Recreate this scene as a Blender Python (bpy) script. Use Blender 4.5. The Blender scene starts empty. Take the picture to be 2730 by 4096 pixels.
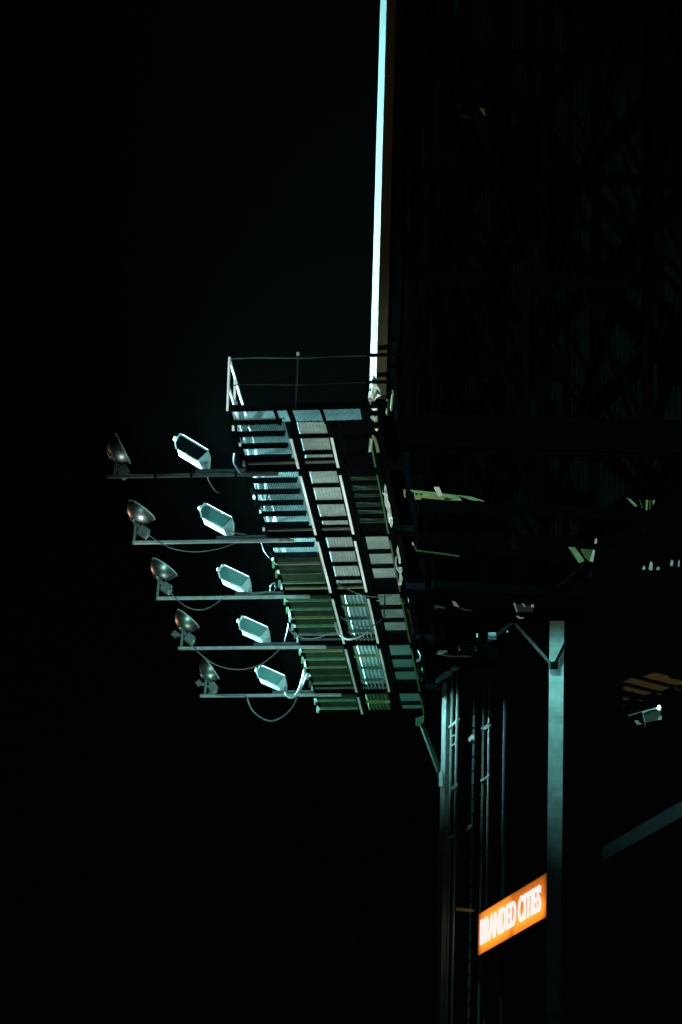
import bpy, bmesh, math, random
from mathutils import Vector as V, Matrix
random.seed(7)
SC = bpy.context.scene
COL = SC.collection
R_ = math.radians

# ------------------------------------------------------------------ camera
CAM = V((0, 0, 1.6))
YAW, PITCH, ROLL = R_(4.59), R_(17.7), R_(1.66)
FPX, PCX, PCY = 14625.0, 1365.0, 2048.0
FW = V((-math.sin(YAW) * math.cos(PITCH), math.cos(YAW) * math.cos(PITCH), math.sin(PITCH)))
RT0 = V((math.cos(YAW), math.sin(YAW), 0)); UP0 = RT0.cross(FW)
RT = RT0 * math.cos(ROLL) + UP0 * math.sin(ROLL)
UP = UP0 * math.cos(ROLL) - RT0 * math.sin(ROLL)
cd = bpy.data.cameras.new('camera'); cam = bpy.data.objects.new('camera', cd); COL.objects.link(cam)
cam.matrix_world = Matrix(((RT.x, UP.x, -FW.x, CAM.x), (RT.y, UP.y, -FW.y, CAM.y), (RT.z, UP.z, -FW.z, CAM.z), (0, 0, 0, 1)))
cd.sensor_fit = 'VERTICAL'; cd.sensor_height = 36.0; cd.sensor_width = 24.0
cd.lens = FPX / 4096 * 36.0
cd.clip_start = 0.5; cd.clip_end = 3000
cd.dof.use_dof = True; cd.dof.focus_distance = 73.0; cd.dof.aperture_fstop = 1.7
SC.camera = cam

# ------------------------------------------------------------------ night sky, added teal fill
W = bpy.data.worlds.new('World'); SC.world = W; W.use_nodes = True
nt = W.node_tree; bg = nt.nodes['Background']
sky = nt.nodes.new('ShaderNodeTexSky'); sky.sky_type = 'NISHITA'; sky.sun_disc = False
sky.sun_elevation = R_(3); sky.sun_rotation = R_(200)
nt.links.new(sky.outputs[0], bg.inputs[0]); bg.inputs[1].default_value = 0.00022
SC.view_settings.view_transform = 'Standard'; SC.view_settings.look = 'None'
SC.view_settings.exposure = 0; SC.view_settings.gamma = 1
SC.cycles.max_bounces = 6; SC.cycles.diffuse_bounces = 3; SC.cycles.transparent_max_bounces = 12
SC.cycles.volume_bounces = 0
SC.cycles.sample_clamp_indirect = 3.0; SC.cycles.use_denoising = True

def lamp(name, kind, loc, target, power, color, size=0.3, spot=60, blend=0.5):
    l = bpy.data.lights.new(name, kind); l.energy = power; l.color = color
    if kind == 'SPOT':
        l.spot_size = R_(spot); l.spot_blend = blend; l.shadow_soft_size = size
    elif kind == 'AREA':
        l.size = size
    elif kind == 'SUN':
        l.angle = R_(size)
    else:
        l.shadow_soft_size = size
    o = bpy.data.objects.new(name, l); COL.objects.link(o); o.location = loc
    o.rotation_euler = (V(target) - V(loc)).to_track_quat('-Z', 'Y').to_euler()
    return o

lamp('moon', 'SUN', (-20, -60, 60), (0, 70, 28), 0.012, (0.35, 0.85, 1.0), 0.6)  # added faint fill from behind the camera for the dark panel backs
STREET = [  # added fill lights: place, target, power, colour, source size, cone, blend
    ((-13.2, 63.6, .8), (-6.8, 63.9, 23.4), 10000, (0.74, 1.0, 0.96), 0.4, 20, 0.5),   # fill added on the ground below the gangway
    ((-13.2, 69.8, .8), (-6.8, 69.9, 23.4), 17000, (0.80, 1.0, 0.94), 0.4, 20, 0.5),
    ((-13.2, 76.0, .8), (-6.6, 76.0, 23.4), 15000, (0.60, 1.0, 0.85), 0.4, 20, 0.5),
    ((-13.2, 82.0, .8), (-6.6, 82.0, 23.4), 12000, (0.45, 1.0, 0.75), 0.4, 20, 0.5),
    ((-13, 38, 7.5), (-9.3, 79, 23.7), 30000, (0.42, 1.0, 0.86), 0.5, 13, 0.7),      # greenish, far arms
    ((0, 40, 5.0), (-2.2, 66.6, 24.3), 36000, (0.76, 1.0, 0.78), 0.4, 18, 0.6),      # steel bits under the panels
    ((6, 18, 8.0), (-3.6, 62, 33), 9000, (1.0, 0.66, 0.30), 0.5, 20, 0.7),          # warm, edge of the panel
    ((-60, 120, 22), (-10.4, 73.6, 25.0), 26000, (1.0, 0.55, 0.28), 1.6, 11.5, 0.5),      # warm, glint on the bowls
    ((-16, 44, 7.0), (-7.0, 62.6, 24.2), 36000, (0.75, 1.0, 0.95), 0.4, 7, 0.6),       # rail end
    ((4, 78.5, 0.8), (0.6, 79.5, 23.3), 2400, (1.0, 0.90, 0.50), 0.4, 17, 0.6),        # warm, far catwalk
]
for loc, tgt, pw, c, sz, sp, bl in STREET:
    lamp('street_light_source', 'SPOT', loc, tgt, pw, c, sz, sp, bl)

# ------------------------------------------------------------------ pixel of the 2730x4096 photo -> point at a known distance
FLOOD = (.34, .95, .96)
def ray(px, py): return FW + RT * ((px - PCX) / FPX) - UP * ((py - PCY) / FPX)
def at(px, py, Y): r = ray(px, py); return CAM + r * ((Y - CAM.y) / r.y)
def atz(px, py, z): r = ray(px, py); return CAM + r * ((z - CAM.z) / r.z)
TH = R_(19.7); DB = V((-math.sin(TH), math.cos(TH), 0)); NB = V((math.cos(TH), math.sin(TH), 0))
PB = V((-0.77, 72.82, 24.0))
def atb(px, py, off=0.0):
    r = ray(px, py); return CAM + r * (((PB - CAM).dot(NB) + off) / r.dot(NB))
def i1(x, y): return 840 + x / 1.96, 1380 + y / 1.96
def i2(x, y): return 380 + x / 2.613, 1700 + y / 2.613
def i3(x, y): return 560 + x / 2.24, 2200 + y / 2.24
def i4(x, y): return 1040 + x / 2.24, 2150 + y / 2.24
def i5(x, y): return 1600 + x * .7207, 1850 + y * .7207
def i6(x, y): return 1650 + x * .5525, 2600 + y * .5525
def i7(x, y): return 1700 + x / 4.48, 2560 + y / 4.48
def i8(x, y): return 2450 + x / 5.6, 2640 + y / 5.6
def i9(x, y): return 1440 + x / 4.9, 1380 + y / 4.9
def i10(x, y): return 1480 + x / 5.6, 1860 + y / 5.6

# ------------------------------------------------------------------ materials
def mat(name, col, rough=0.6, metal=0.0, var=0.25, scale=6.0, bump=0.0, spec=0.5, rust=None, rust_amt=0.5):
    m = bpy.data.materials.new(name); m.use_nodes = True
    t = m.node_tree; b = t.nodes['Principled BSDF']
    b.inputs['Roughness'].default_value = rough; b.inputs['Metallic'].default_value = metal
    b.inputs['Specular IOR Level'].default_value = spec
    tc = t.nodes.new('ShaderNodeTexCoord'); n = t.nodes.new('ShaderNodeTexNoise')
    n.inputs['Scale'].default_value = scale; n.inputs['Detail'].default_value = 6; n.inputs['Roughness'].default_value = 0.65
    t.links.new(tc.outputs['Object'], n.inputs['Vector'])
    r = t.nodes.new('ShaderNodeValToRGB')
    r.color_ramp.elements[0].position = 0.3; r.color_ramp.elements[1].position = 0.72
    r.color_ramp.elements[0].color = tuple(c * (1 - var) for c in col) + (1,)
    r.color_ramp.elements[1].color = tuple(min(1, c * (1 + var)) for c in col) + (1,)
    t.links.new(n.outputs['Fac'], r.inputs[0])
    out = r.outputs[0]
    if rust:
        n2 = t.nodes.new('ShaderNodeTexNoise'); n2.inputs['Scale'].default_value = scale * .45; n2.inputs['Detail'].default_value = 9
        t.links.new(tc.outputs['Object'], n2.inputs['Vector'])
        r2 = t.nodes.new('ShaderNodeValToRGB'); r2.color_ramp.elements[0].position = rust_amt; r2.color_ramp.elements[1].position = rust_amt + .2
        t.links.new(n2.outputs['Fac'], r2.inputs[0])
        mx = t.nodes.new('ShaderNodeMix'); mx.data_type = 'RGBA'
        t.links.new(r2.outputs[0], mx.inputs[0]); t.links.new(out, mx.inputs[6]); mx.inputs[7].default_value = tuple(rust) + (1,)
        out = mx.outputs[2]
    t.links.new(out, b.inputs['Base Color'])
    if bump:
        bp = t.nodes.new('ShaderNodeBump'); bp.inputs['Strength'].default_value = bump; bp.inputs['Distance'].default_value = 0.02
        t.links.new(n.outputs['Fac'], bp.inputs['Height']); t.links.new(bp.outputs[0], b.inputs['Normal'])
    return m

def emit(name, col, strength):
    m = bpy.data.materials.new(name); m.use_nodes = True
    t = m.node_tree; t.nodes.remove(t.nodes['Principled BSDF'])
    e = t.nodes.new('ShaderNodeEmission'); e.inputs[0].default_value = tuple(col) + (1,); e.inputs[1].default_value = strength
    t.links.new(e.outputs[0], t.nodes['Material Output'].inputs[0]); return m

def mesh_metal(name, col, holes, period, ang=0.0, duty=0.5, trans=0.6):
    """open steel mesh: stripes of metal with gaps one can see through; thin metal passes light by scatter between its bars"""
    m = bpy.data.materials.new(name); m.use_nodes = True
    t = m.node_tree; L = t.links; t.nodes.remove(t.nodes['Principled BSDF'])
    tc = t.nodes.new('ShaderNodeTexCoord'); mp = t.nodes.new('ShaderNodeMapping')
    mp.inputs['Rotation'].default_value = (0, 0, ang); L.new(tc.outputs['Object'], mp.inputs[0])
    w = t.nodes.new('ShaderNodeTexWave'); w.wave_type = 'BANDS'; w.bands_direction = 'X'; w.wave_profile = 'SIN'
    w.inputs['Scale'].default_value = 2 * math.pi / period / 20.0; w.inputs['Distortion'].default_value = 0
    L.new(mp.outputs[0], w.inputs[0])
    n = t.nodes.new('ShaderNodeTexNoise'); n.inputs['Scale'].default_value = 3; n.inputs['Detail'].default_value = 5
    L.new(tc.outputs['Object'], n.inputs['Vector'])
    mul = t.nodes.new('ShaderNodeMix'); mul.data_type = 'RGBA'; L.new(n.outputs['Fac'], mul.inputs[0])
    mul.inputs[6].default_value = tuple(c * .6 for c in col) + (1,); mul.inputs[7].default_value = tuple(min(1, c * 1.35) for c in col) + (1,)
    d = t.nodes.new('ShaderNodeBsdfDiffuse'); tr = t.nodes.new('ShaderNodeBsdfTranslucent'); tp = t.nodes.new('ShaderNodeBsdfTransparent')
    L.new(mul.outputs[2], d.inputs[0]); L.new(mul.outputs[2], tr.inputs[0])
    m1 = t.nodes.new('ShaderNodeMixShader'); m1.inputs[0].default_value = trans
    L.new(d.outputs[0], m1.inputs[1]); L.new(tr.outputs[0], m1.inputs[2])
    rp = t.nodes.new('ShaderNodeMapRange'); rp.inputs[1].default_value = duty - .3; rp.inputs[2].default_value = duty + .3
    rp.inputs[3].default_value = 0; rp.inputs[4].default_value = holes
    L.new(w.outputs['Fac'], rp.inputs[0])
    m2 = t.nodes.new('ShaderNodeMixShader'); L.new(rp.outputs[0], m2.inputs[0])
    L.new(m1.outputs[0], m2.inputs[1]); L.new(tp.outputs[0], m2.inputs[2])
    L.new(m2.outputs[0], t.nodes['Material Output'].inputs[0]); return m

def translucent(name, col):
    m = bpy.data.materials.new(name); m.use_nodes = True
    t = m.node_tree; t.nodes.remove(t.nodes['Principled BSDF'])
    e = t.nodes.new('ShaderNodeBsdfTranslucent'); e.inputs[0].default_value = tuple(col) + (1,)
    t.links.new(e.outputs[0], t.nodes['Material Output'].inputs[0]); return m

M = dict(
    black=mat('black_painted_steel', (.002, .0023, .0026), .95, var=.3, spec=0),  # black parts, and shade on unlit steel put into the colour
    dark=mat('dark_primer_steel', (.03, .033, .033), .65, var=.4, spec=.25),
    galv=mat('galvanised_steel', (.42, .45, .45), .5, .15, .25, 9),
    pale=mat('pale_grey_painted_steel', (.20, .22, .215), .6, 0, .45, 3.4, .2, rust=(.10, .095, .08), rust_amt=.62),
    green=mat('green_painted_steel', (.035, .085, .035), .7, var=.4, spec=.2),  # green light on the far bays put into the steel colour
    dgreen=mat('dark_green_sheet_steel', (.009, .021, .011), .7, var=.75, spec=.2),  # unlit far deck bays put in as dark green
    lgreen=mat('light_green_painted_steel', (.10, .225, .115), .6, var=.3),  # greenish light on far joists and small pieces put into the colour
    olive=mat('olive_primer_steel', (.16, .19, .075), .6, var=.3),
    yellow=mat('yellow_painted_steel', (.35, .26, .03), .6, var=.3),
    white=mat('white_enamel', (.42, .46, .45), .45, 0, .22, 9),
    dull=mat('dull_grey_painted_steel', (.095, .11, .105), .6, 0, .4, 3, .2, rust=(.05, .05, .042), rust_amt=.6),
    mint=mat('pale_green_painted_steel', (.32, .62, .36), .6, 0, .2, 6),  # green light on the high gusset put into a pale colour
    soot=mat('sooty_steel', (.009, .012, .012), .8, 0, .4, 3, spec=.1),  # very dark tone for end rails, middle post and sloping beam
    rail=mat('white_painted_tube', (.78, .80, .80), .45, 0, .12, 12),
    grey=mat('grey_enamel', (.10, .105, .10), .55, 0, .2, 12),
    alu=mat('spun_aluminium', (.27, .28, .27), .40, .95, .15, 15),
    lid=mat('dark_teal_lamp_back', (.055, .14, .13), .5, 0, .15, 20),
    vinyl=mat('white_vinyl', (.78, .80, .80), .5, 0, .06, 3, .1),
    brown=mat('brown_primer_board', (.045, .034, .018), .8, 0, .25, 4),
    pipe=mat('dull_steel_pipe', (.11, .15, .14), .55, 0, .25, 6),
    cable=mat('grey_rubber_cable', (.075, .088, .088), .5, 0, .1, 8),
    dcable=mat('black_rubber_cable', (.05, .055, .055), .5, 0, .1, 8),
    sooty=mat('sooty_black_steel', (.0008, .0010, .0011), .95, var=.3, spec=0),  # darkest black, for trusses, girts and floor girders
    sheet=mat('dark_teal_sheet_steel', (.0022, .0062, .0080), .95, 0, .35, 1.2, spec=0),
    ground=mat('asphalt', (.05, .05, .05), .85, 0, .3, 1.5),
    lens=emit('lit_lamp_lens', (.6, .95, 1.0), 6),
    amber=emit('amber_lamp', (1, .3, .02), 2.0),
    signface=translucent('orange_translucent_acrylic', (.9, .22, .018)),
    lettering=emit('backlit_white_lettering', (1.0, .96, .91), .95),
    deck_mesh=mesh_metal('open_mesh_decking', (.075, .085, .085), .75, .034, 0, .5, .9),
    deck_mesh_dark=mesh_metal('weathered_open_mesh_decking', (.035, .042, .042), .75, .034, 0, .5, .9),  # same mesh, the dimmer light of the first bay put into its colour
    hatch=mesh_metal('expanded_metal_mesh', (.28, .33, .33), .85, .06, R_(62), .5, .85),
    grate=mat('ribbed_grey_grating', (.27, .325, .315), .6, .1, .25, 5),
    corr=mat('pale_corrugated_sheet', (.30, .46, .48), .5, .1, .3, 4),
    tealdeck=mat('grey_green_deck_sheet', (.17, .22, .20), .7, 0, .35, 2.5),
    slat=mat('brown_slatted_deck', (.20, .17, .08), .7, 0, .35, 3),
)

# ------------------------------------------------------------------ mesh builder
class MB:
    def __init__(s): s.bm = bmesh.new()
    def hexa(s, c):
        v = [s.bm.verts.new(p) for p in c]
        for f in ((0, 3, 2, 1), (4, 5, 6, 7), (0, 1, 5, 4), (1, 2, 6, 5), (2, 3, 7, 6), (3, 0, 4, 7)):
            s.bm.faces.new([v[i] for i in f])
        return s
    def box(s, c, d, ax=None):
        c = V(c); X, Y, Z = ax or (V((1, 0, 0)), V((0, 1, 0)), V((0, 0, 1)))
        a, b, e = X * (d[0] / 2), Y * (d[1] / 2), Z * (d[2] / 2)
        return s.hexa([c - a - b - e, c + a - b - e, c + a + b - e, c - a + b - e, c - a - b + e, c + a - b + e, c + a + b + e, c - a + b + e])
    def bar(s, p, q, w, h, up=(0, 0, 1)):
        p, q = V(p), V(q); d = (q - p); L = d.length; d.normalize()
        u = V(up)
        if abs(d.dot(u)) > .98: u = V((0, 1, 0))
        sd = d.cross(u).normalized(); u2 = sd.cross(d)
        return s.box((p + q) / 2, (L, w, h), (d, sd, u2))
    def tube(s, pts, r, n=8, cap=True):
        pts = [V(p) for p in pts]; rings = []
        for i, p in enumerate(pts):
            d = (pts[min(i + 1, len(pts) - 1)] - pts[max(i - 1, 0)]).normalized()
            u = V((0, 0, 1)) if abs(d.z) < .95 else V((0, 1, 0))
            a = d.cross(u).normalized(); b = a.cross(d)
            rr = r[i] if isinstance(r, (list, tuple)) else r
            rings.append([s.bm.verts.new(p + (a * math.cos(t) + b * math.sin(t)) * rr) for t in [2 * math.pi * k / n for k in range(n)]])
        for A, B in zip(rings, rings[1:]):
            for k in range(n): s.bm.faces.new((A[k], A[(k + 1) % n], B[(k + 1) % n], B[k]))
        if cap: s.bm.faces.new(rings[0]); s.bm.faces.new(rings[-1][::-1])
        return s
    def lathe(s, prof, o, ax, n=40):
        o, ax = V(o), V(ax).normalized(); a = ax.cross(V((0, 1, 0))).normalized(); b = ax.cross(a)
        rings = []
        for (r, h) in prof:
            rings.append([s.bm.verts.new(o + ax * h + (a * math.cos(t) + b * math.sin(t)) * max(r, .002)) for t in [2 * math.pi * k / n for k in range(n)]])
        for A, B in zip(rings, rings[1:]):
            for k in range(n): s.bm.faces.new((A[k], A[(k + 1) % n], B[(k + 1) % n], B[k]))
        s.bm.faces.new(rings[0]); s.bm.faces.new(rings[-1][::-1])
        return s
    def prism(s, poly, d):
        """polygon given as points, pushed along d"""
        d = V(d); a = [s.bm.verts.new(V(p)) for p in poly]; b = [s.bm.verts.new(V(p) + d) for p in poly]
        n = len(a); s.bm.faces.new(a); s.bm.faces.new(b[::-1])
        for k in range(n): s.bm.faces.new((a[k], b[k], b[(k + 1) % n], a[(k + 1) % n]))
        return s
    def build(s, name, m, parent=None, smooth=False):
        bmesh.ops.recalc_face_normals(s.bm, faces=s.bm.faces)
        if parent is None:
            xs = [v.co for v in s.bm.verts]
            o0 = V((sum(v.x for v in xs) / len(xs), sum(v.y for v in xs) / len(xs), min(v.z for v in xs)))
        else:
            o0 = V((0, 0, 0)); p = parent
            while p: o0 += V(p.location); p = p.parent
        bmesh.ops.translate(s.bm, verts=s.bm.verts, vec=-o0)
        me = bpy.data.meshes.new(name); s.bm.to_mesh(me); s.bm.free()
        if smooth:
            for p in me.polygons: p.use_smooth = True
            try: me.set_sharp_from_angle(angle=R_(40))
            except Exception: pass
        me.materials.append(M[m] if isinstance(m, str) else m)
        o = bpy.data.objects.new(name, me); COL.objects.link(o)
        if parent: o.parent = parent
        else: o.location = o0
        return o

def thing(name, label, cat, loc, group=None):
    o = bpy.data.objects.new(name, None); COL.objects.link(o); o.location = loc; o.empty_display_size = .2
    return tag(o, label, cat, group)
def tag(o, label, cat, group=None):
    o['label'] = label; o['category'] = cat
    if group: o['group'] = group
    return o

# ------------------------------------------------------------------ ground
g = MB(); g.box((0, 400, -0.25), (3000, 3000, 0.5)); g = g.build('ground', 'ground'); g['kind'] = 'structure'

# ------------------------------------------------------------------ gangway (seen from below)
SK = -0.08
def sk(x, y, z): return V((x, y + SK * (x + 7.1), z))
ARM = [65.77, 69.97, 74.05, 78.02, 82.17]
XL, S1, S2, XR = -7.1, -6.09, -5.33, -4.62
DZ = 23.56
gw = thing('gangway', 'long steel gangway seen from below in front of the billboard, striped with dark joists', 'gangway', (-5.9, 72.5, 23.3))
def lane(name, m, x0, x1, y0, y1, z=DZ, t=.006, corr=None):
    b = MB()
    if corr:
        per, amp = corr; n = max(2, int(round((x1 - x0) / per)) * 6)
        top, bot = [], []
        for k in range(n + 1):
            x = x0 + (x1 - x0) * k / n
            zz = z + amp * math.cos(2 * math.pi * (x - x0) / per)
            top.append((b.bm.verts.new(sk(x, y0, zz)), b.bm.verts.new(sk(x, y1, zz))))
            bot.append((b.bm.verts.new(sk(x, y0, zz + t)), b.bm.verts.new(sk(x, y1, zz + t))))
        for k in range(n):
            b.bm.faces.new((top[k][0], top[k + 1][0], top[k + 1][1], top[k][1]))
            b.bm.faces.new((bot[k][0], bot[k][1], bot[k + 1][1], bot[k + 1][0]))
    else:
        c = [sk(x0, y0, z), sk(x1, y0, z), sk(x1, y1, z), sk(x0, y1, z)]
        f = b.bm.faces.new([b.bm.verts.new(p) for p in c])
    return b.build(name, m, gw)
def xbar(b, x0, x1, y, z0, z1, w):
    p, q = sk(x0, y, (z0 + z1) / 2), sk(x1, y, (z0 + z1) / 2); return b.bar(p, q, w, z1 - z0)

# front fascia and mesh apron at the near end
b = MB(); xbar(b, -7.16, -4.2, 62.32, 23.46, 23.575, .06); b.build('end_beam', 'black', gw)
b = MB(); c = [sk(XL, 62.42, DZ - .03), sk(-4.72, 62.42, DZ - .03), sk(-4.72, 63.15, DZ - .03), sk(XL, 63.15, DZ - .03)]
b.bm.faces.new([b.bm.verts.new(p) for p in c]); o = b.build('mesh_apron', 'hatch', gw)
for x, w in ((-6.27, .05), (-6.0, .09), (-5.42, .05)):
    MB().bar(sk(x, 62.4, DZ - .06), sk(x + .03, 63.2, DZ - .06), w, .04).build('apron_bearer', 'black', gw)
bays = [(63.25, ARM[0])] + [(ARM[i], ARM[i + 1]) for i in range(4)] + [(ARM[4], 84.0)]
for k, (ya, yb) in enumerate(bays):
    a, e = ya + (.12 if k else 0), yb - .12 if k < 5 else yb
    # left lane: mesh where lit, dark green put in for the unlit far bays
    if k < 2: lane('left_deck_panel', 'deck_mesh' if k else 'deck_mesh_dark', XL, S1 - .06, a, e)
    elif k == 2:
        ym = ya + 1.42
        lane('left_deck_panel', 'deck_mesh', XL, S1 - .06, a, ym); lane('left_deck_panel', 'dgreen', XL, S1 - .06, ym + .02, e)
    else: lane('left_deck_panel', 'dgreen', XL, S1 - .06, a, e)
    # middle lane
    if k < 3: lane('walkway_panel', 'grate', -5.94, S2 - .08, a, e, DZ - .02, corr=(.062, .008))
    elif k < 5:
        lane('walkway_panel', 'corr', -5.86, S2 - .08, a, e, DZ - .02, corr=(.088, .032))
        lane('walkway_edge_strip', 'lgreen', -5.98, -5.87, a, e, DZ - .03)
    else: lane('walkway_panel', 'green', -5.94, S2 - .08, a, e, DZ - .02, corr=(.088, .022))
    # right lane: shade of the near bays put in as black
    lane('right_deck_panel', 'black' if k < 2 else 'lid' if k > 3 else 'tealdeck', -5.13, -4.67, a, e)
# joists: unlit near ones put in as black, lit far ones as green
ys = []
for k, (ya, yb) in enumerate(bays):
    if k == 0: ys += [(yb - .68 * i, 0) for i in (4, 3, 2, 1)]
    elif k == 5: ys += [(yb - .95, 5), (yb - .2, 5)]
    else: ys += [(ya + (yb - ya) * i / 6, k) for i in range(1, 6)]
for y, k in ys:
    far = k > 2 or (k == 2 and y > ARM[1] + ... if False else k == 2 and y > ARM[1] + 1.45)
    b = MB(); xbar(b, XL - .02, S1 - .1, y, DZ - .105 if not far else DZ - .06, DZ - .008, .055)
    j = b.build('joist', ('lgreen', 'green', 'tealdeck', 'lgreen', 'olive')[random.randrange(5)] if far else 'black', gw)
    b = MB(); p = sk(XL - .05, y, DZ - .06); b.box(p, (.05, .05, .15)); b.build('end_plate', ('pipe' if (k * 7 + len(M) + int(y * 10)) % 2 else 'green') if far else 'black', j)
    xr = k * 1.0
for k, (ya, yb) in enumerate(bays):
    n = 4 if 0 < k < 5 else 3 if k == 0 else 2
    lo = ya if k else ya - .3
    for i in range(1, n):
        y = lo + (yb - lo) * i / n
        b = MB(); xbar(b, -5.95, S2 - .06, y, DZ - .10, DZ - .035, .07)
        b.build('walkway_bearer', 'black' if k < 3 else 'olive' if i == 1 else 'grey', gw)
        b = MB(); y2 = y + .25
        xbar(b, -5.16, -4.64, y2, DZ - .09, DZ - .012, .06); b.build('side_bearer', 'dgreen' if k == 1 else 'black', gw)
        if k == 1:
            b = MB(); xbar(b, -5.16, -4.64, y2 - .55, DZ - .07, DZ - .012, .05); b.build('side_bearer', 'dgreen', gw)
# stringers: dark channel, its lit lower edge put in as a pale lip, cut at the cross beams
for k, (ya, yb) in enumerate(bays):
    y0 = ya + (.28 if k else .25); y1 = yb - .2 if k < 5 else yb
    for x, m in ((S1, 'white'), (S2, 'white'), (XR, 'green')):
        if k == 5 and x == S2: continue
        w = .05 if x != XR else .035
        b = MB(); b.bar(sk(x, y0 + .35 if k == 0 else y0, DZ - .13), sk(x, y1, DZ - .13), w, .012); b.build('stringer_lip', 'rail' if m == 'white' and k < 4 else m, gw)
        b = MB(); b.bar(sk(x + .085, ya, DZ - .07), sk(x + .085, yb, DZ - .07), .10 if x == S1 else .12 if x == S2 else .06, .11); b.build('stringer', 'black', gw)
# cross beams over each arm
for y in ARM:
    b = MB(); xbar(b, XL, -4.1, y + .02, 23.455, 23.66, .12); b.build('cross_beam', 'black', gw)
    b = MB(); b.hexa([sk(XL, y - .52, 23.522), sk(-4.66, y - .52, 23.522), sk(-4.66, y + .1, 23.522), sk(XL, y + .1, 23.522), sk(XL, y - .52, 23.532), sk(-4.66, y - .52, 23.532), sk(-4.66, y + .1, 23.532), sk(XL, y + .1, 23.532)]); b.build('bearing_plate', 'black', gw)
    b = MB(); xbar(b, XL + .05, -5.3, y - .33, DZ - .075, DZ - .04, .10 if 73 < y < 75 else .05); b.build('splice_strip', 'olive' if 73 < y < 75 else 'grey', gw)
# left edge channel
b = MB(); b.bar(sk(XL + .01, 62.4, DZ - .02), sk(XL + .01, 84.0, DZ - .02), .03, .05); b.build('edge_channel', 'black', gw)
# guard rail
gr = MB(); gr.tube([(-7.12, 62.3, 23.46), (-7.12, 62.3, 24.50)], .026); rail = gr.build('guard_rail', 'rail', gw)
y = 63.35; n = 0
while y < 83:
    b = MB(); b.bar((-7.12, y, 23.45), (-7.12, y, 24.44), .045, .06, (0, 1, 0)); b.build('post', 'rail', rail)
    if n % 2 == 0:
        b = MB(); b.bar((-7.09, y + .02, 24.0), (-7.09, y + 1.0, 23.5), .04, .06); b.build('brace', 'rail', rail)
    y += 1.025 * 2; n += 1
for z in (24.47, 23.95):
    b = MB(); b.tube([(-7.12, 62.3, z), (-7.12, 83.7, z)], .024); b.build('long_rail', 'rail', rail)
    b = MB(); pts = [(-7.12 + 2.6 * t, 62.3 - .08 * 2.6 * t - 0, z + .012 * math.sin(9 * t) - .02 * t) for t in [i / 12 for i in range(13)]]
    b.tube(pts, .012, 6); b.build('end_rail', 'soot', rail)
    b = MB(); b.bar((-4.58, 62.05, z - .02), (-4.0, 62.0, z - .02), .05, .055); b.build('rail_end_bracket', 'black', rail)
b = MB(); b.bar((-5.88, 62.2, 23.46), (-5.86, 62.2, 24.5), .035, .035); b.build('post', 'soot', rail)
b = MB(); b.box((-5.86, 62.18, 24.52), (.05, .05, .06)); b.build('rail_clamp', 'galv', rail)

# ------------------------------------------------------------------ lamp arms
ARMPX = [(432, 1907), (533, 2171), (627, 2394), (715, 2594), (803, 2784)]
ARMY = [65.97, 70.20, 74.26, 78.21, 82.36]
ORD = ['topmost and nearest', 'second', 'middle', 'fourth', 'lowest and farthest']
LEN = [3.3, 3.3, 3.3, 3.32, 3.32]
arms = []
for k in range(5):
    p = at(*ARMPX[k], ARMY[k]); q = p + V((LEN[k], -.065 * LEN[k], 0)); arms.append(p)
    look = ['dull brownish steel lamp arm with dark joints, topmost of the five', 'grey steel lamp arm second from the top, carrying two floodlights',
            'pale steel lamp arm in the middle of the five', 'pale steel lamp arm second from the bottom', 'pale steel lamp arm lowest of the five, above the hanging loop of cable'][k]
    t = thing('lamp_arm', look, 'lamp arm', p, 'lamp arms reaching out from the gangway')
    b = MB(); b.bar(p, q, .075, .056); b.build('tube', 'galv' if k else 'grey', t)  # weaker light on the topmost arm put into a darker grey
    b = MB(); b.bar(p + V((1.7, -.11, .075)), q + V((-.1, 0, .075)), .07, .07); b.build('conduit_rail', 'dark', t)
    if k == 0:
        for x in (.92, 1.62, 2.48):
            b = MB(); b.box(p + V((x, -.065 * x, 0)), (.045, .085, .064)); b.build('joint_collar', 'black', t)
    b = MB(); b.bar(p + V((-.012, 0, 0)), p + V((.012, 0, 0)), .085, .066); b.build('end_cap', 'grey', t)

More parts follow.
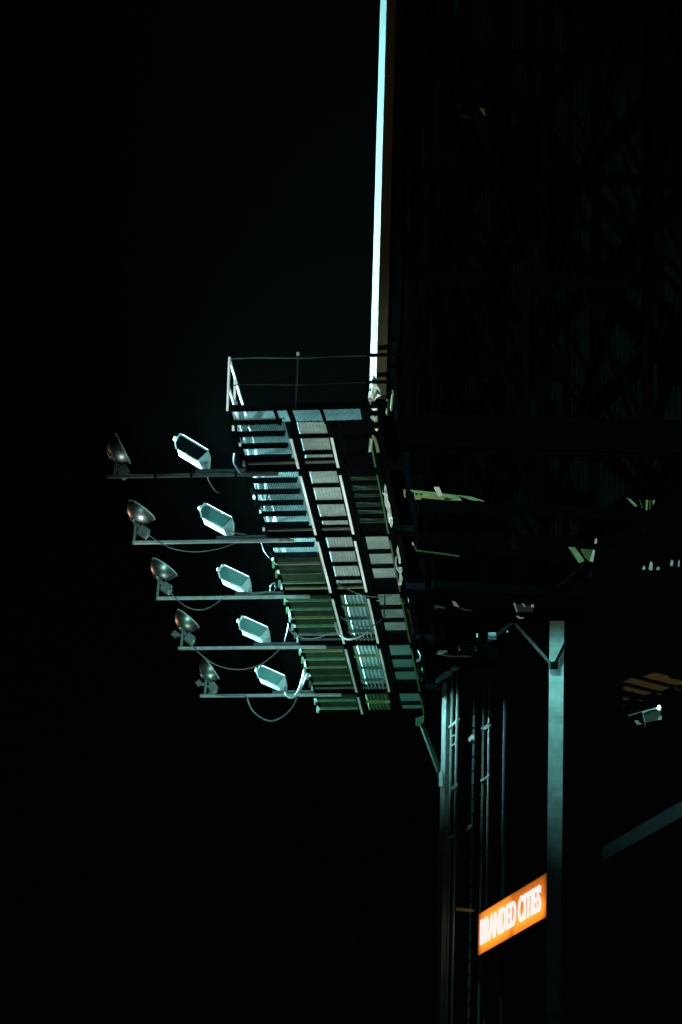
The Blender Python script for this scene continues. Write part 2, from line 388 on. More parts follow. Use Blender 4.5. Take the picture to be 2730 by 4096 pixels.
# ------------------------------------------------------------------ floodlights
BOWL = [(.26, .57, 61), (.15, .70, 34), (.145, .70, 33), (.19, .69, 38), (.23, .67, 53)]
BLAB = ['round bowl floodlight tipped furthest towards the billboard, on the topmost arm', 'round bowl floodlight with an orange glint on the second arm from the top',
        'round bowl floodlight on the end of the middle arm', 'round bowl floodlight on the second arm from the bottom', 'round bowl floodlight with a bright edge-lit rim on the lowest arm']
for k in range(5):
    p = arms[k]; dx, dz, tl = BOWL[k]; tl = R_(tl); s = 1.0
    t = thing('bowl_floodlight', BLAB[k], 'floodlight', p + V((.1, -.01, .035)), 'bowl floodlights on the arm ends')
    c = p + V((dx, 0, dz)); a = V((math.sin(tl), 0, math.cos(tl))); side = V((math.cos(tl), 0, -math.sin(tl)))
    out = [(.315, 0), (.308, -.05), (.288, -.11), (.255, -.165), (.205, -.215), (.145, -.25), (.09, -.272), (.085, -.30), (.03, -.305)]
    inn = [(.02, -.255), (.13, -.235), (.19, -.2), (.24, -.155), (.275, -.10), (.296, -.045), (.303, 0)]
    MB().lathe(out + inn, c, a, 48).build('reflector', 'alu', t, True)
    if k == 4: rm = 'white'
    else: rm = 'galv'
    MB().lathe([(.302, -.012), (.328, -.012), (.332, .004), (.326, .016), (.302, .016)], c, a, 48).build('rim', rm, t, True)
    MB().lathe([(.30, -.03), (.30, -.024)], c, a, 40).build('lens', 'lens', t)
    b = MB(); b.box(c + side * .20 - a * .0 + V((0, -.235, 0)) * 0 + V((0, 0, 0)), (.001, .001, .001)) if False else None
    # ballast box below the neck, yoke and foot
    bc = p + V((dx + .05, .02, dz - .46))
    b = MB(); ax = (side, V((0, 1, 0)), a); b.box(bc, (.19, .16, .20), ax); bb = b.build('ballast_box', 'grey', t)
    b = MB(); b.box(bc + side * .115 - a * .03, (.035, .12, .13), ax); b.build('gland_plate', 'galv', bb)
    b = MB(); b.bar(p + V((dx - .12, -.05, .035)), p + V((dx - .10, -.05, dz - .22)), .05, .065, (0, 1, 0)); b.build('yoke', 'grey', t)
    b = MB(); b.bar(bc - side * .12 + a * .02, c - a * .27, .06, .07); b.build('neck', 'grey', t)
    if k > 2:
        b = MB(); b.box(p + V((dx - .28, .0, dz - .36)), (.13, .08, .13), ax); b.bar(p + V((dx - .30, .0, dz - .38)), p + V((dx - .11, -.02, dz - .40)), .05, .07); b.build('side_bracket', 'grey', t)
    lamp('floodlight_source', 'SPOT', c + a * .02, V((-4.5, c.y - .2 * (k - 1.5), 27.2)), 10000, FLOOD, .15, 140, .7).parent = None

BOX = [(1.58, .565, 31.6), (1.66, .55, 28.6), (1.63, .48, 25.6), (1.655, .485, 24.4), (1.63, .485, 24)]
XLAB = ['white box floodlight with a black underside, on the topmost arm', 'white box floodlight with a dark teal back on the second arm from the top',
        'white box floodlight with a teal back on the middle arm', 'white box floodlight with a teal back on the second arm from the bottom',
        'white box floodlight on the lowest arm, beside the thick pale bent cable']
for k in range(5):
    p = arms[k]; dx, dz, tl = BOX[k]; tl = R_(tl)
    c = p + V((dx, -.02, dz + .0)); ex = V((math.cos(tl), 0, -math.sin(tl))); ez = V((math.sin(tl), 0, math.cos(tl))); ey = V((0, 1, 0))
    ax = (ex, ey, ez)
    t = thing('box_floodlight', XLAB[k], 'floodlight', p + V((dx + .35, 0, .035)), 'box floodlights on the arms')
    L_, Hh, D = .60, .30, .40
    def lp(x, z): return c + ex * x + ez * z
    # tapered trough: open mouth along +ez, sloping ends
    poly = [lp(-.33, .15), lp(.31, .15), lp(.42, -.03), lp(.39, -.15), lp(-.22, -.15), lp(-.35, -.02)]
    MB().prism([q + ey * .02 for q in poly], ey * D).build('housing', 'white', t)
    fr = MB()
    fr.bar(lp(-.34, .14) , lp(.31, .14), .03, .025, ez); fr.bar(lp(-.345, .15), lp(-.345, -.04), .03, .025, ex)
    fr.bar(lp(-.33, -.05), lp(-.24, -.15), .03, .03, ez)
    fr.build('frame', 'white', t)
    MB().prism([q - ey * .004 for q in (lp(-.31, .118), lp(.29, .118), lp(.24, -.118), lp(-.24, -.135), lp(-.325, -.03))], ey * .022).build('back_panel', 'black' if k == 0 else 'lid', t)  # unlit back of the topmost lamp put in as black
    MB().prism([q - ey * .008 for q in (lp(.31, .13), lp(.425, -.03), lp(.39, -.15), lp(.26, -.15), lp(.255, -.10))], ey * .026).build('end_cap', 'white', t)
    MB().prism([lp(-.30, .155), lp(.29, .155), lp(.29, .163), lp(-.30, .163)], ey * .36).build('lens', 'lens', t)
    MB().lathe([(.05, 0), (.052, .05), (.03, .065)], lp(-.35, .02) + ey * .05, -ex, 16).build('knob', 'olive' if k < 4 else 'lgreen', t)
    b = MB(); f = p + V((dx + .33, -.02, .04)); b.bar(f, lp(.30, -.12), .07, .06, (0, 1, 0)); b.bar(f + V((.07, 0, 0)), lp(.37, -.14), .06, .04, (0, 1, 0)); b.build('foot_bracket', 'galv', t)
    lamp('floodlight_source', 'SPOT', lp(0, .2) + ey * .2, V((-4.5, c.y - (2.2 if k == 0 else .3), 26.2)), 11000, FLOOD, .15, 154, .8)

# ------------------------------------------------------------------ cables
def cable(label, pts, r, m='cable', group='loose cables along the gangway'):
    pts = [V(p) for p in pts]; out = []
    for i in range(len(pts) - 1):           # Catmull-Rom
        p0, p1, p2, p3 = pts[max(i - 1, 0)], pts[i], pts[i + 1], pts[min(i + 2, len(pts) - 1)]
        for s in range(6):
            t = s / 6
            out.append(.5 * ((2 * p1) + (p2 - p0) * t + (2 * p0 - 5 * p1 + 4 * p2 - p3) * t * t + (3 * p1 - p0 - 3 * p2 + p3) * t ** 3))
    out.append(pts[-1])
    return tag(MB().tube(out, r, 8).build('cable', m, None, True), label, 'cable', group)
def tr(f, Y, *pp): return [at(*f(x, y), Y) for x, y in pp]
cable('short cable dangling below the topmost arm under its box floodlight', tr(i2, 65.8, (1180, 550), (1195, 590), (1225, 640), (1260, 690), (1305, 710)), .012)
cable('thin slack cable hanging beneath the second arm from its bowl floodlight', tr(i2, 70.1, (525, 1130), (580, 1165), (640, 1203), (705, 1240), (800, 1288), (920, 1315), (1060, 1325), (1200, 1312), (1330, 1285), (1475, 1232)), .011)
cable('cable running from the box floodlight on the second arm to the gangway edge', tr(i2, 70.0, (1390, 1103), (1440, 1118), (1510, 1135), (1580, 1142)), .011)
cable('slack cable sagging beneath the middle arm from its bowl floodlight', tr(i3, 74.1, (258, 345), (290, 400), (340, 450), (400, 498), (460, 525), (530, 536), (600, 525), (660, 495), (710, 460), (750, 425), (810, 408)), .011)
cable('dark cable lying along the middle arm to the gangway', tr(i3, 74.0, (965, 350), (985, 380), (1050, 387), (1130, 377), (1190, 372), (1215, 345), (1210, 298), (1185, 310), (1168, 345), (1172, 372)), .016, 'dcable')
cable('long slack cable sweeping from the second lowest bowl floodlight up to the gangway', tr(i3, 78.1, (445, 815), (475, 860), (520, 910), (580, 965), (660, 1018), (760, 1055), (860, 1070), (970, 1062), (1070, 1030), (1160, 975), (1240, 900), (1285, 850), (1310, 770), (1328, 700), (1330, 655)), .013)
cable('large loop of cable hanging below the lowest arm', tr(i3, 82.2, (615, 1275), (660, 1292), (760, 1305), (940, 1308), (965, 1345), (990, 1410), (1030, 1460), (1090, 1505), (1160, 1530), (1230, 1520), (1310, 1470), (1370, 1405), (1405, 1330), (1430, 1270), (1465, 1200), (1498, 1120)), .02)
cable('thick pale bent cable from the lowest box floodlight up to the gangway', tr(i3, 82.1, (1298, 1272), (1320, 1302), (1355, 1322), (1395, 1300), (1430, 1240), (1458, 1160), (1478, 1075)), .032, 'white')
cable('pale cable swagged under the middle bays of the gangway', tr(i4, 73.3, (15, 50), (40, 125), (90, 185), (170, 235), (280, 288), (400, 315), (540, 312), (600, 345), (680, 405), (790, 465), (900, 510), (1000, 530), (1090, 532), (1180, 518)), .013)
cable('dark cable crossing below the second corrugated walkway panel', tr(i4, 75.2, (480, 565), (600, 578), (720, 592), (830, 588), (940, 590), (1050, 570), (1180, 535)), .015, 'dcable')
cable('cable drooping under the pale corrugated walkway panels', tr(i4, 75.6, (680, 660), (720, 705), (780, 750), (860, 785), (950, 798), (1020, 785), (1100, 725), (1150, 665), (1190, 610)), .011, 'cable')
cable('thick pale cable curving off the left stringer above the fourth arm', tr(i4, 76.5, (640, 640), (670, 730), (690, 820), (725, 880), (780, 912), (850, 905), (920, 875), (970, 840)), .024, 'white')
cable('cable drooping under the green left deck panels', tr(i4, 76.4, (255, 770), (265, 820), (300, 865), (360, 895), (430, 908), (520, 900), (600, 870), (650, 850)), .013)
cable('thin straight cable rising beside the right edge of the gangway', tr(i4, 74.0, (1145, 260), (1132, 400), (1122, 520), (1118, 620), (1112, 700)), .016)
cable('bent cable clipped to the left edge above the topmost arm', tr(i1, 65.3, (195, 850), (190, 920), (210, 960), (250, 1005), (310, 1025), (380, 1020)), .018)

# ------------------------------------------------------------------ the V-shaped billboard: lit panel (edge on) and angled rear panel
bA = thing('billboard', 'tall billboard seen edge on, its white lit side edge a thin glowing vertical strip', 'billboard', (-4.45, 72.5, 23.9))
TOP = 40.0
def lean_slab(x0, x1, y0, y1, z0, z1):      # upright slab that leans with the edge trim
    k = .001; f = lambda z: (z - 23.93) * k
    return MB().hexa([V((x0 + f(z0), y0, z0)), V((x1 + f(z0), y0, z0)), V((x1 + f(z0), y1, z0)), V((x0 + f(z0), y1, z0)),
                      V((x0 + f(z1), y0, z1)), V((x1 + f(z1), y0, z1)), V((x1 + f(z1), y1, z1)), V((x0 + f(z1), y1, z1))])
lean_slab(-4.553, -4.523, 62.75, 83.1, 23.95, TOP).build('face_panel', 'vinyl', bA)
lean_slab(-4.51, -4.46, 62.8, 83.05, 23.90, TOP).build('backing_board', 'black', bA)
MB().bar((-4.535, 62.7, 23.91), (-4.535, 83.0, 23.91), .16, .05).build('bottom_rail', 'black', bA)
def edge_x(z): return -4.566 + (z - 23.93) * .001
b = MB(); zs = [23.98, 26, 28, 30, 32, 36, TOP]
for z0, z1 in zip(zs, zs[1:]):
    q = lambda z: [V((edge_x(z), 62.55, z)), V((edge_x(z) + .140, 62.22, z)), V((edge_x(z) + .147, 62.24, z)), V((edge_x(z) + .008, 62.57, z))]
    A, B = q(z0), q(z1); b.hexa(A + B)
b.build('edge_trim', 'vinyl', bA)
b = MB(); b.hexa([V((edge_x(23.85) + .149, 62.30, 23.72)), V((-4.245, 62.30, 23.72)), V((-4.245, 62.36, 23.72)), V((edge_x(23.85) + .149, 62.36, 23.72)),
                  V((edge_x(TOP) + .149, 62.30, TOP)), V((-4.25, 62.30, TOP)), V((-4.25, 62.36, TOP)), V((edge_x(TOP) + .149, 62.36, TOP))])
b.build('end_return', 'brown', bA)
def ribbed(p, d, nrm, L, z0, z1, per=.3, amp=.03, th=.02):
    b = MB(); n = int(L / per) * 4
    prev = None
    for k in range(n + 1):
        s = L * k / n; o = amp if (k % 4) in (0, 1) else -amp
        q = V(p) + V(d) * s + V(nrm) * o
        cur = [b.bm.verts.new((q.x, q.y, z0)), b.bm.verts.new((q.x, q.y, z1)), b.bm.verts.new((q.x + nrm[0] * th, q.y + nrm[1] * th, z1)), b.bm.verts.new((q.x + nrm[0] * th, q.y + nrm[1] * th, z0))]
        if prev:
            for i in range(4): b.bm.faces.new((prev[i], prev[(i + 1) % 4], cur[(i + 1) % 4], cur[i]))
        prev = cur
    return b
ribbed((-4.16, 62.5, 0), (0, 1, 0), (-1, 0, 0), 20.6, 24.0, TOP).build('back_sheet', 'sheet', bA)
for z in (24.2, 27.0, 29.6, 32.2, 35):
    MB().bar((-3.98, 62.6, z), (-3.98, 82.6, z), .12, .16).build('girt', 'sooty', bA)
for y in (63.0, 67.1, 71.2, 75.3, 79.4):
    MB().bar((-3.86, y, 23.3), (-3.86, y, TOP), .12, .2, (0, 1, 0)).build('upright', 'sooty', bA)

bB = thing('billboard', 'dark back of the second billboard panel with black trusses, angled away on the right', 'billboard', PB + V((0, 0, 0)))
def onB(s, z, off=0.0):   # s metres from the apex towards the camera
    p = PB + DB * (11.15 - s) + NB * off; return V((p.x, p.y, z))
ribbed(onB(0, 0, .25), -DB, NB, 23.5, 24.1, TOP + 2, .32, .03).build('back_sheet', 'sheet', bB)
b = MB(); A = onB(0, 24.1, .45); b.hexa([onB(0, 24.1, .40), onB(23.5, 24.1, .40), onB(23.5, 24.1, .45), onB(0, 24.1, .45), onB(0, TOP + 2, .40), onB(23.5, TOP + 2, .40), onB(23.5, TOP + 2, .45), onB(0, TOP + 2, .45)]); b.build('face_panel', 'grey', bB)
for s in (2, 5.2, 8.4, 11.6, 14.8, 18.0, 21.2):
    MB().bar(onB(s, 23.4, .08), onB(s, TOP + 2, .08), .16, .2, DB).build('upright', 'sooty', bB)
for z in (24.15, 26.9, 29.6, 32.4, 35.2):
    MB().bar(onB(0.3, z, .0), onB(23.3, z, .0), .10, .16).build('girt', 'sooty', bB)
for s in (2, 8.4, 14.8):
    for z in (24.3, 29.6):
        MB().bar(onB(s, z + 5.2, -.08), onB(s + 6.4, z, -.08), .08, .08).build('diagonal_brace', 'sooty', bB)
        MB().bar(onB(s, z, -.16), onB(s + 6.4, z + 5.2, -.16), .08, .08).build('diagonal_brace', 'sooty', bB)
# open end of the V: cross trusses between the two panels
def cross_truss(y, label, tip=1.0):
    xB = PB.x - math.tan(TH) * (y - PB.y) - .1
    t = thing('cross_truss', label, 'truss', (-3.8, y, 23.3), 'cross trusses tying the two billboard panels together')
    xl = -3.95
    for z in (23.55, 28.4, 33.3):
        MB().bar((xl, y, z), (xB, y + .5, z), .14, .2).build('chord', 'sooty', t)
    n = max(1, int((xB - xl) / 1.8))
    for i in range(n):
        x0 = xl + (xB - xl) * i / n; x1 = xl + (xB - xl) * (i + 1) / n
        for z0, z1 in ((23.6, 28.4), (28.4, 33.3)):
            MB().bar((x0, y + .5 * i / n, z1), (x1, y + .5 * (i + 1) / n, z0), .08, .08).build('web_bar', 'sooty', t)
        MB().bar((x1, y + .5 * (i + 1) / n, 23.5), (x1, y + .5 * (i + 1) / n, TOP), .14, .12, (0, 1, 0)).build('upright', 'sooty', t)
    return t
cross_truss(63.0, 'black cross truss nearest the open end of the billboard, beside the glowing edge strip')
cross_truss(68.2, 'black cross truss second from the open end of the billboard')
cross_truss(73.6, 'black cross truss above the top of the right steel column')
cross_truss(78.6, 'black cross truss deepest in the V, above the ladder')

# floor girders across the base of the V
def girder(p, q, h, w, label, m='sooty', flange='sooty'):
    t = thing('floor_girder', label, 'girder', p, 'floor girders under the billboard'); p, q = V(p), V(q)
    MB().bar(p, q, .03, h).build('web', m, t)
    up = V((0, 0, h / 2))
    MB().bar(p + up + V((0, 0, .012)), q + up + V((0, 0, .012)), w, .022).build('top_flange', flange, t)
    MB().bar(p - up - V((0, 0, .012)), q - up - V((0, 0, .012)), w, .022).build('bottom_flange', flange, t)
    return t
girder((-4.1, 64.0, 23.55), (2.0, 64.5, 23.55), .45, .22, 'dark floor girder nearest the open end of the billboard')
girder((-4.1, 70.6, 23.5), (-.1, 70.9, 23.5), .5, .22, 'dark floor girder in front of the right steel column')
girder((-4.1, 74.6, 23.5), (-1.5, 74.8, 23.5), .5, .22, 'dark floor girder behind the head of the right steel column')
girder((-4.1, 78.2, 23.35), (-2.7, 78.3, 23.35), .5, .22, 'dark floor girder over the ladder and the pipes')
girder(onB(1, 23.75, -.1), onB(21.5, 23.75, -.1), .35, .25, 'long dark girder along the foot of the angled panel')

girder((-4.1, 72.95, 22.9), (-.75, 73.05, 22.9), .5, .4, 'dark floor girder resting on the right steel column')
# pieces in slivers of light among dark steel, brightness put into pale colours
def px_prism(f, Y, pts, d=.02):
    q = [at(*f(x, y), Y) for x, y in pts]; return MB().prism(q, V((0, d, 0)))
GB = 'small pale brackets among the dark beams'
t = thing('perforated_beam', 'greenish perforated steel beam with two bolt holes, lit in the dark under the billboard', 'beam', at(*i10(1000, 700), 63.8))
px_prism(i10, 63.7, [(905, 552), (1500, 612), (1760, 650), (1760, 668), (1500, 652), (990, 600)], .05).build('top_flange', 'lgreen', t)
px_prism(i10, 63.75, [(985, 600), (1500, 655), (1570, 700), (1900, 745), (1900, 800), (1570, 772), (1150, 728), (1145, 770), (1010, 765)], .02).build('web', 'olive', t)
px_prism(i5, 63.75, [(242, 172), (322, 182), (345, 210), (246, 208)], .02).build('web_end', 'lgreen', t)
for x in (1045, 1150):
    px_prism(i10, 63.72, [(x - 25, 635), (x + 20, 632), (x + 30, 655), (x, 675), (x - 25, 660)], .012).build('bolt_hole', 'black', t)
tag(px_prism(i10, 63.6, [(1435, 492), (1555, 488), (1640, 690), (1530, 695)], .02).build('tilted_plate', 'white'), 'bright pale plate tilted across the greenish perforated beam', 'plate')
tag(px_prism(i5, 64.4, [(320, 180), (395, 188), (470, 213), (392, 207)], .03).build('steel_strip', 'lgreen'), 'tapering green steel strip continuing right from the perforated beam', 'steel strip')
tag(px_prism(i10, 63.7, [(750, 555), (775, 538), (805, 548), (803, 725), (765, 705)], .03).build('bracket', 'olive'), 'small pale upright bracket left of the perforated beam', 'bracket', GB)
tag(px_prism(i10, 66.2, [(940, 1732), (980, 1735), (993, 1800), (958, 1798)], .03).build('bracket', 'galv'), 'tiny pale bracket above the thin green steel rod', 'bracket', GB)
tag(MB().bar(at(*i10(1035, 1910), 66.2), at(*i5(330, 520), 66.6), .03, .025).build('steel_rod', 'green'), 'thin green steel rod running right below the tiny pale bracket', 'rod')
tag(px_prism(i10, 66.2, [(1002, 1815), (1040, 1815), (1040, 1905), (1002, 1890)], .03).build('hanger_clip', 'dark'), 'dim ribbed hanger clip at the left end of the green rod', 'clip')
# brackets on the foot of the angled panel
t = thing('gusset_plate', 'green gusset plates with a pale post at the foot of the angled panel', 'gusset', at(*i5(1010, 510), 69.5))
px_prism(i5, 69.4, [(938, 470), (972, 470), (1026, 545), (994, 558)], .03).build('plate', 'lgreen', t)
px_prism(i5, 69.5, [(1004, 478), (1066, 484), (1064, 552), (1030, 530)], .03).build('rear_plate', 'green', t)
px_prism(i5, 69.3, [(1072, 484), (1084, 486), (1072, 552), (1054, 545)], .03).build('post', 'corr', t)
tag(px_prism(i5, 69.3, [(1084, 422), (1097, 420), (1093, 450), (1080, 447)], .03).build('bracket', 'galv'), 'tiny pale bracket above the green gusset plates', 'bracket', GB)
t = thing('gusset_plate', 'ribbed pale gusset plates at the foot of the angled panel near the right edge', 'gusset', at(*i5(1400, 240), 68.5))
px_prism(i5, 68.4, [(1258, 194), (1282, 204), (1320, 240), (1308, 246)], .03).build('plate', 'lgreen', t)
for x0 in (1328, 1366, 1384, 1404, 1424):
    px_prism(i5, 68.4, [(x0, 207), (x0 + 14, 209), (x0 + 8, 264), (x0 - 1, 262)] if x0 > 1330 else [(x0, 205), (x0 + 5, 205), (x0 + 22, 252), (x0 + 14, 248)], .03).build('rib', 'galv' if x0 > 1420 else 'green' if x0 < 1366 else 'dark' if x0 in (1384,) else 'lgreen', t)
for i, (x, y, w, h) in enumerate(((1354, 583, 18, 22), (1392, 572, 22, 50), (1432, 586, 20, 18), (1508, 555, 18, 36), (1548, 558, 12, 40))):
    lab = ['small dim teal bracket leftmost in the row at the right edge', 'tall teal bracket second from left in the row at the right edge', 'small teal bracket third in the row at the right edge',
           'teal bracket fourth in the row at the right edge', 'dim teal bracket cut by the right edge of the photo'][i]
    tag(px_prism(i5, 70.5, [(x - w / 2, y + h * .3), (x, y - h / 2), (x + w / 2, y - h * .3), (x + w / 2, y + h / 2), (x - w / 3, y + h / 2)], .03).build('bracket', 'corr'), lab, 'bracket', GB)
t = thing('gusset_plate', 'small pale gusset with a bolt plate above the left knee brace', 'gusset', at(*i5(690, 805), 72.45))
px_prism(i5, 72.4, [(630, 780), (640, 780), (656, 828), (646, 828)], .03).build('plate', 'galv', t)
px_prism(i5, 72.45, [(645, 785), (735, 795), (742, 830), (660, 828)], .02).build('rear_plate', 'dark', t)
px_prism(i5, 72.35, [(676, 780), (690, 784), (698, 800), (686, 798)], .03).build('bolt_plate', 'galv', t)
px_prism(i5, 72.35, [(728, 786), (746, 788), (744, 806), (730, 802)], .03).build('bolt_plate', 'galv', t)
px_prism(i5, 72.35, [(644, 852), (660, 850), (668, 860), (688, 858), (688, 864), (662, 866)], .03).build('lower_lip', 'white', t)
t = thing('small_junction_box', 'small pale junction box below the beams left of the right column', 'junction box', at(*i5(512, 960), 76.5))
px_prism(i5, 76.4, [(490, 942), (518, 942), (518, 974), (490, 972)], .1).build('box', 'corr', t)
px_prism(i5, 76.38, [(518, 942), (535, 944), (535, 977), (518, 975)], .1).build('cover', 'white', t)
for i, (x, y) in enumerate(((330, 1028), (420, 1032), (429, 958), (142, 798), (597, 930))):
    lab = ['tiny pale bracket above the leftmost dark cross strut over the ladder', 'tiny pale bracket at the right end of the cross strut over the ladder', 'tiny dim green bracket left of the small junction box',
           'tiny dim upright bracket right of the gangway above the third arm', 'tiny pale double bolt right of the small junction box'][i]
    tag(px_prism(i5, 77.0, [(x - 6, y - 11), (x + 5, y - 10), (x + 5, y + 12), (x - 4, y + 12)], .03).build('bracket', 'galv' if i < 2 else 'lgreen'), lab, 'bracket', GB)
t = thing('cross_strut', 'dim green cross strut with a bright rounded end above the ladder', 'strut', at(*i7(540, 260), 77.5))
px_prism(i7, 77.5, [(190, 245), (540, 268), (870, 265), (850, 300), (640, 285), (500, 300)], .05).build('bar', 'green', t)
px_prism(i7, 77.45, [(225, 205), (280, 182), (380, 180), (405, 200), (330, 232), (240, 245)], .05).build('bright_end', 'white', t)
tag(px_prism(i5, 72.8, [(290, 768), (308, 770), (335, 808), (318, 800), (298, 792)], .03).build('steel_strip', 'galv'), 'small pale twisted steel strip under the dark girders', 'steel strip')
tag(px_prism(i5, 72.9, [(335, 806), (400, 820), (402, 825), (345, 818)], .03).build('steel_strip', 'green'), 'dim green steel strip right of the small twisted strip', 'steel strip')
tag(px_prism(i5, 72.9, [(190, 790), (210, 792), (252, 804), (250, 810), (205, 806), (196, 818)], .03).build('steel_strip', 'green'), 'dim green hooked steel strip left of the small twisted strip', 'steel strip')
NB_ = lambda x, y: (1440 + x * .8227, y * .8227)
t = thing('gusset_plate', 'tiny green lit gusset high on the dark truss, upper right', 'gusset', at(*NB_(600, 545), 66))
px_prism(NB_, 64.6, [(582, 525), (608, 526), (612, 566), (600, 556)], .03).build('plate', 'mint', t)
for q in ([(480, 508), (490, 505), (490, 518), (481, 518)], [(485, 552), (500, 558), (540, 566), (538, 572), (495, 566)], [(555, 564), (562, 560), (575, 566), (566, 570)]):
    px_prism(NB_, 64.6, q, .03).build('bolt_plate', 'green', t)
t = thing('indicator_lamp', 'tiny orange indicator lamp in the dark upper right', 'indicator lamp', at(2470, 1656, 62.2))
MB().lathe([(.02, 0), (.022, .02), (.012, .03)], at(2470, 1656, 62.2), (0, -1, 0), 12).build('bulb', 'amber', t)
MB().box(at(2470, 1656, 62.25) + V((0, 0.02, 0)), (.07, .04, .07)).build('socket', 'black', t)

# ------------------------------------------------------------------ loose vinyl along the bottom of the lit panel
def crumple(name, label, f, Y, outline, m='vinyl', amp=.06, group=None):
    """folded piece of vinyl: traced outline rows [(xl, xr, y)], creased in depth"""
    b = MB(); rows = []; rnd = random.Random(len(outline) * 7 + int(outline[0][0]))
    N = 6; TH_ = .006
    for (xl, xr, y) in outline:
        row = []
        for k in range(N + 1):
            x = xl + (xr - xl) * k / N
            p = at(*f(x, y), Y) + V((rnd.uniform(-.1, .1) * amp, amp * rnd.uniform(-1, 1), rnd.uniform(-.1, .1) * amp)); row.append((b.bm.verts.new(p), b.bm.verts.new(p + V((0.0, TH_, 0)))))
        rows.append(row)
    for A, B in zip(rows, rows[1:]):
        for k in range(N):
            b.bm.faces.new((A[k][0], A[k + 1][0], B[k + 1][0], B[k][0])); b.bm.faces.new((A[k][1], B[k][1], B[k + 1][1], A[k + 1][1]))
    return tag(b.build(name, m), label, 'vinyl scrap', group)
VG = 'scraps of loose vinyl along the foot of the lit panel'
crumple('vinyl_flap', 'large crumpled white vinyl flap at the foot of the glowing edge strip', i9, 62.1,
        [(280, 300, 600), (235, 330, 700), (190, 335, 760), (185, 370, 830), (178, 410, 930), (172, 410, 990), (170, 330, 1040), (185, 290, 1110), (200, 260, 1180)], amp=.12, group=VG)
crumple('vinyl_scrap', 'ragged tail of white vinyl just under the large crumpled flap', i9, 62.15, [(200, 370, 1150), (220, 368, 1200), (225, 345, 1240), (210, 340, 1272)], amp=.05, group=VG)
crumple('vinyl_scrap', 'scrap of vinyl glimpsed through the dark mesh level with the gangway end', i9, 62.7, [(205, 340, 1392), (215, 350, 1430), (265, 355, 1470), (275, 350, 1508)], 'galv', .04, VG)
crumple('vinyl_scrap', 'small bright vinyl scrap just above the top of the first stringer', i9, 63.2, [(290, 365, 1630), (295, 365, 1655), (305, 350, 1680)], 'vinyl', .03, VG)
crumple('vinyl_strap', 'long twisted white vinyl strap between the first and second arms', i10, 66.5,
        [(318, 350, 415), (320, 372, 520), (325, 388, 620), (330, 405, 690), (332, 420, 800), (335, 455, 900), (365, 465, 970), (395, 482, 1060), (395, 490, 1140), (415, 512, 1200), (415, 515, 1270), (450, 515, 1330), (470, 512, 1388)], amp=.05, group=VG)
crumple('vinyl_strap', 'short pale vinyl strap between the second and third arms', i10, 70.6, [(572, 612, 1728), (600, 625, 1800), (596, 645, 1860), (612, 665, 2000), (640, 690, 2100), (655, 700, 2205)], amp=.03, group=VG)
crumple('vinyl_strap', 'knotted vinyl strap just above the third arm', i4, 71.6, [(1238, 1275, 265), (1240, 1280, 300), (1252, 1270, 330), (1250, 1282, 365), (1243, 1268, 425)], amp=.04, group=VG)
crumple('vinyl_strap', 'thin yellowish vinyl strap between the third and fourth arms', i4, 75.0, [(1320, 1335, 590), (1322, 1345, 640), (1335, 1352, 690), (1345, 1362, 740), (1358, 1372, 790), (1360, 1388, 830), (1362, 1384, 865)], 'olive', .03, VG)
crumple('vinyl_strap', 'curled white vinyl strap just below the fourth arm', i4, 79.0, [(1393, 1420, 1008), (1400, 1430, 1030), (1412, 1438, 1060), (1402, 1430, 1090), (1400, 1425, 1115)], amp=.04, group=VG)
crumple('vinyl_strap', 'tangled yellow green vinyl strap just above the lowest arm', i4, 80.6, [(1445, 1465, 1148), (1432, 1462, 1180), (1430, 1478, 1212), (1445, 1468, 1240), (1440, 1470, 1265), (1445, 1462, 1288)], 'lgreen', .05, VG)
cable('thin pale wire hooked along the billboard foot beside the second bay', tr(i10, 67.0, (330, 410), (300, 470), (290, 560), (300, 640), (350, 700), (330, 760)), .010, 'galv')
cable('pale wire looping by the billboard foot between the second and third arms', tr(i10, 70.7, (600, 2050), (585, 2130), (590, 2230), (620, 2330), (680, 2370), (720, 2300)), .018, 'corr')
cable('thin cable drooping by the billboard foot in the fourth bay', tr(i4, 75.4, (1310, 515), (1335, 560), (1330, 640), (1345, 700), (1350, 760)), .009, 'cable')
cable('thin twisted wire by the billboard foot in the fifth bay', tr(i4, 79.5, (1395, 1000), (1440, 1050), (1430, 1120), (1415, 1180), (1450, 1210)), .010, 'cable')
tag(px_prism(i10, 66.3, [(275, 628), (300, 625), (400, 678), (405, 692), (300, 650)], .03).build('tie_strip', 'rail'), 'short white tie strip crossing the long twisted vinyl strap', 'tie strip')
tag(px_prism(i4, 75.0, [(1305, 628), (1340, 625), (1345, 645), (1312, 640)], .03).build('bracket', 'lgreen'), 'tiny green clip on the thin yellowish vinyl strap', 'bracket', GB)
tag(px_prism(i4, 80.4, [(1395, 1215), (1420, 1210), (1425, 1260), (1410, 1290), (1398, 1250)], .03).build('bracket', 'corr'), 'pale bracket at the billboard foot just above the lowest arm', 'bracket', GB)
tag(px_prism(i9, 62.3, [(475, 1015), (500, 1010), (515, 1022), (505, 1036), (478, 1028)], .03).build('bracket', 'rail'), 'tiny bright clip right of the large crumpled vinyl flap', 'bracket', GB)
cable('curled green cable end at the foot of the panel between the third and fourth arms', tr(i4, 74.6, (1245, 570), (1265, 585), (1300, 582), (1322, 565), (1318, 535), (1300, 515)), .016, 'olive')
cable('pale hooked tie under the first bay near the billboard foot', tr(i9, 63.4, (225, 1845), (215, 1950), (200, 2060), (180, 2070)), .03, 'galv')
cable('green and yellow tie hanging by the billboard foot under the first bay', tr(i9, 63.5, (250, 1780), (290, 1830), (320, 1920), (345, 2010), (360, 2100)), .03, 'olive')
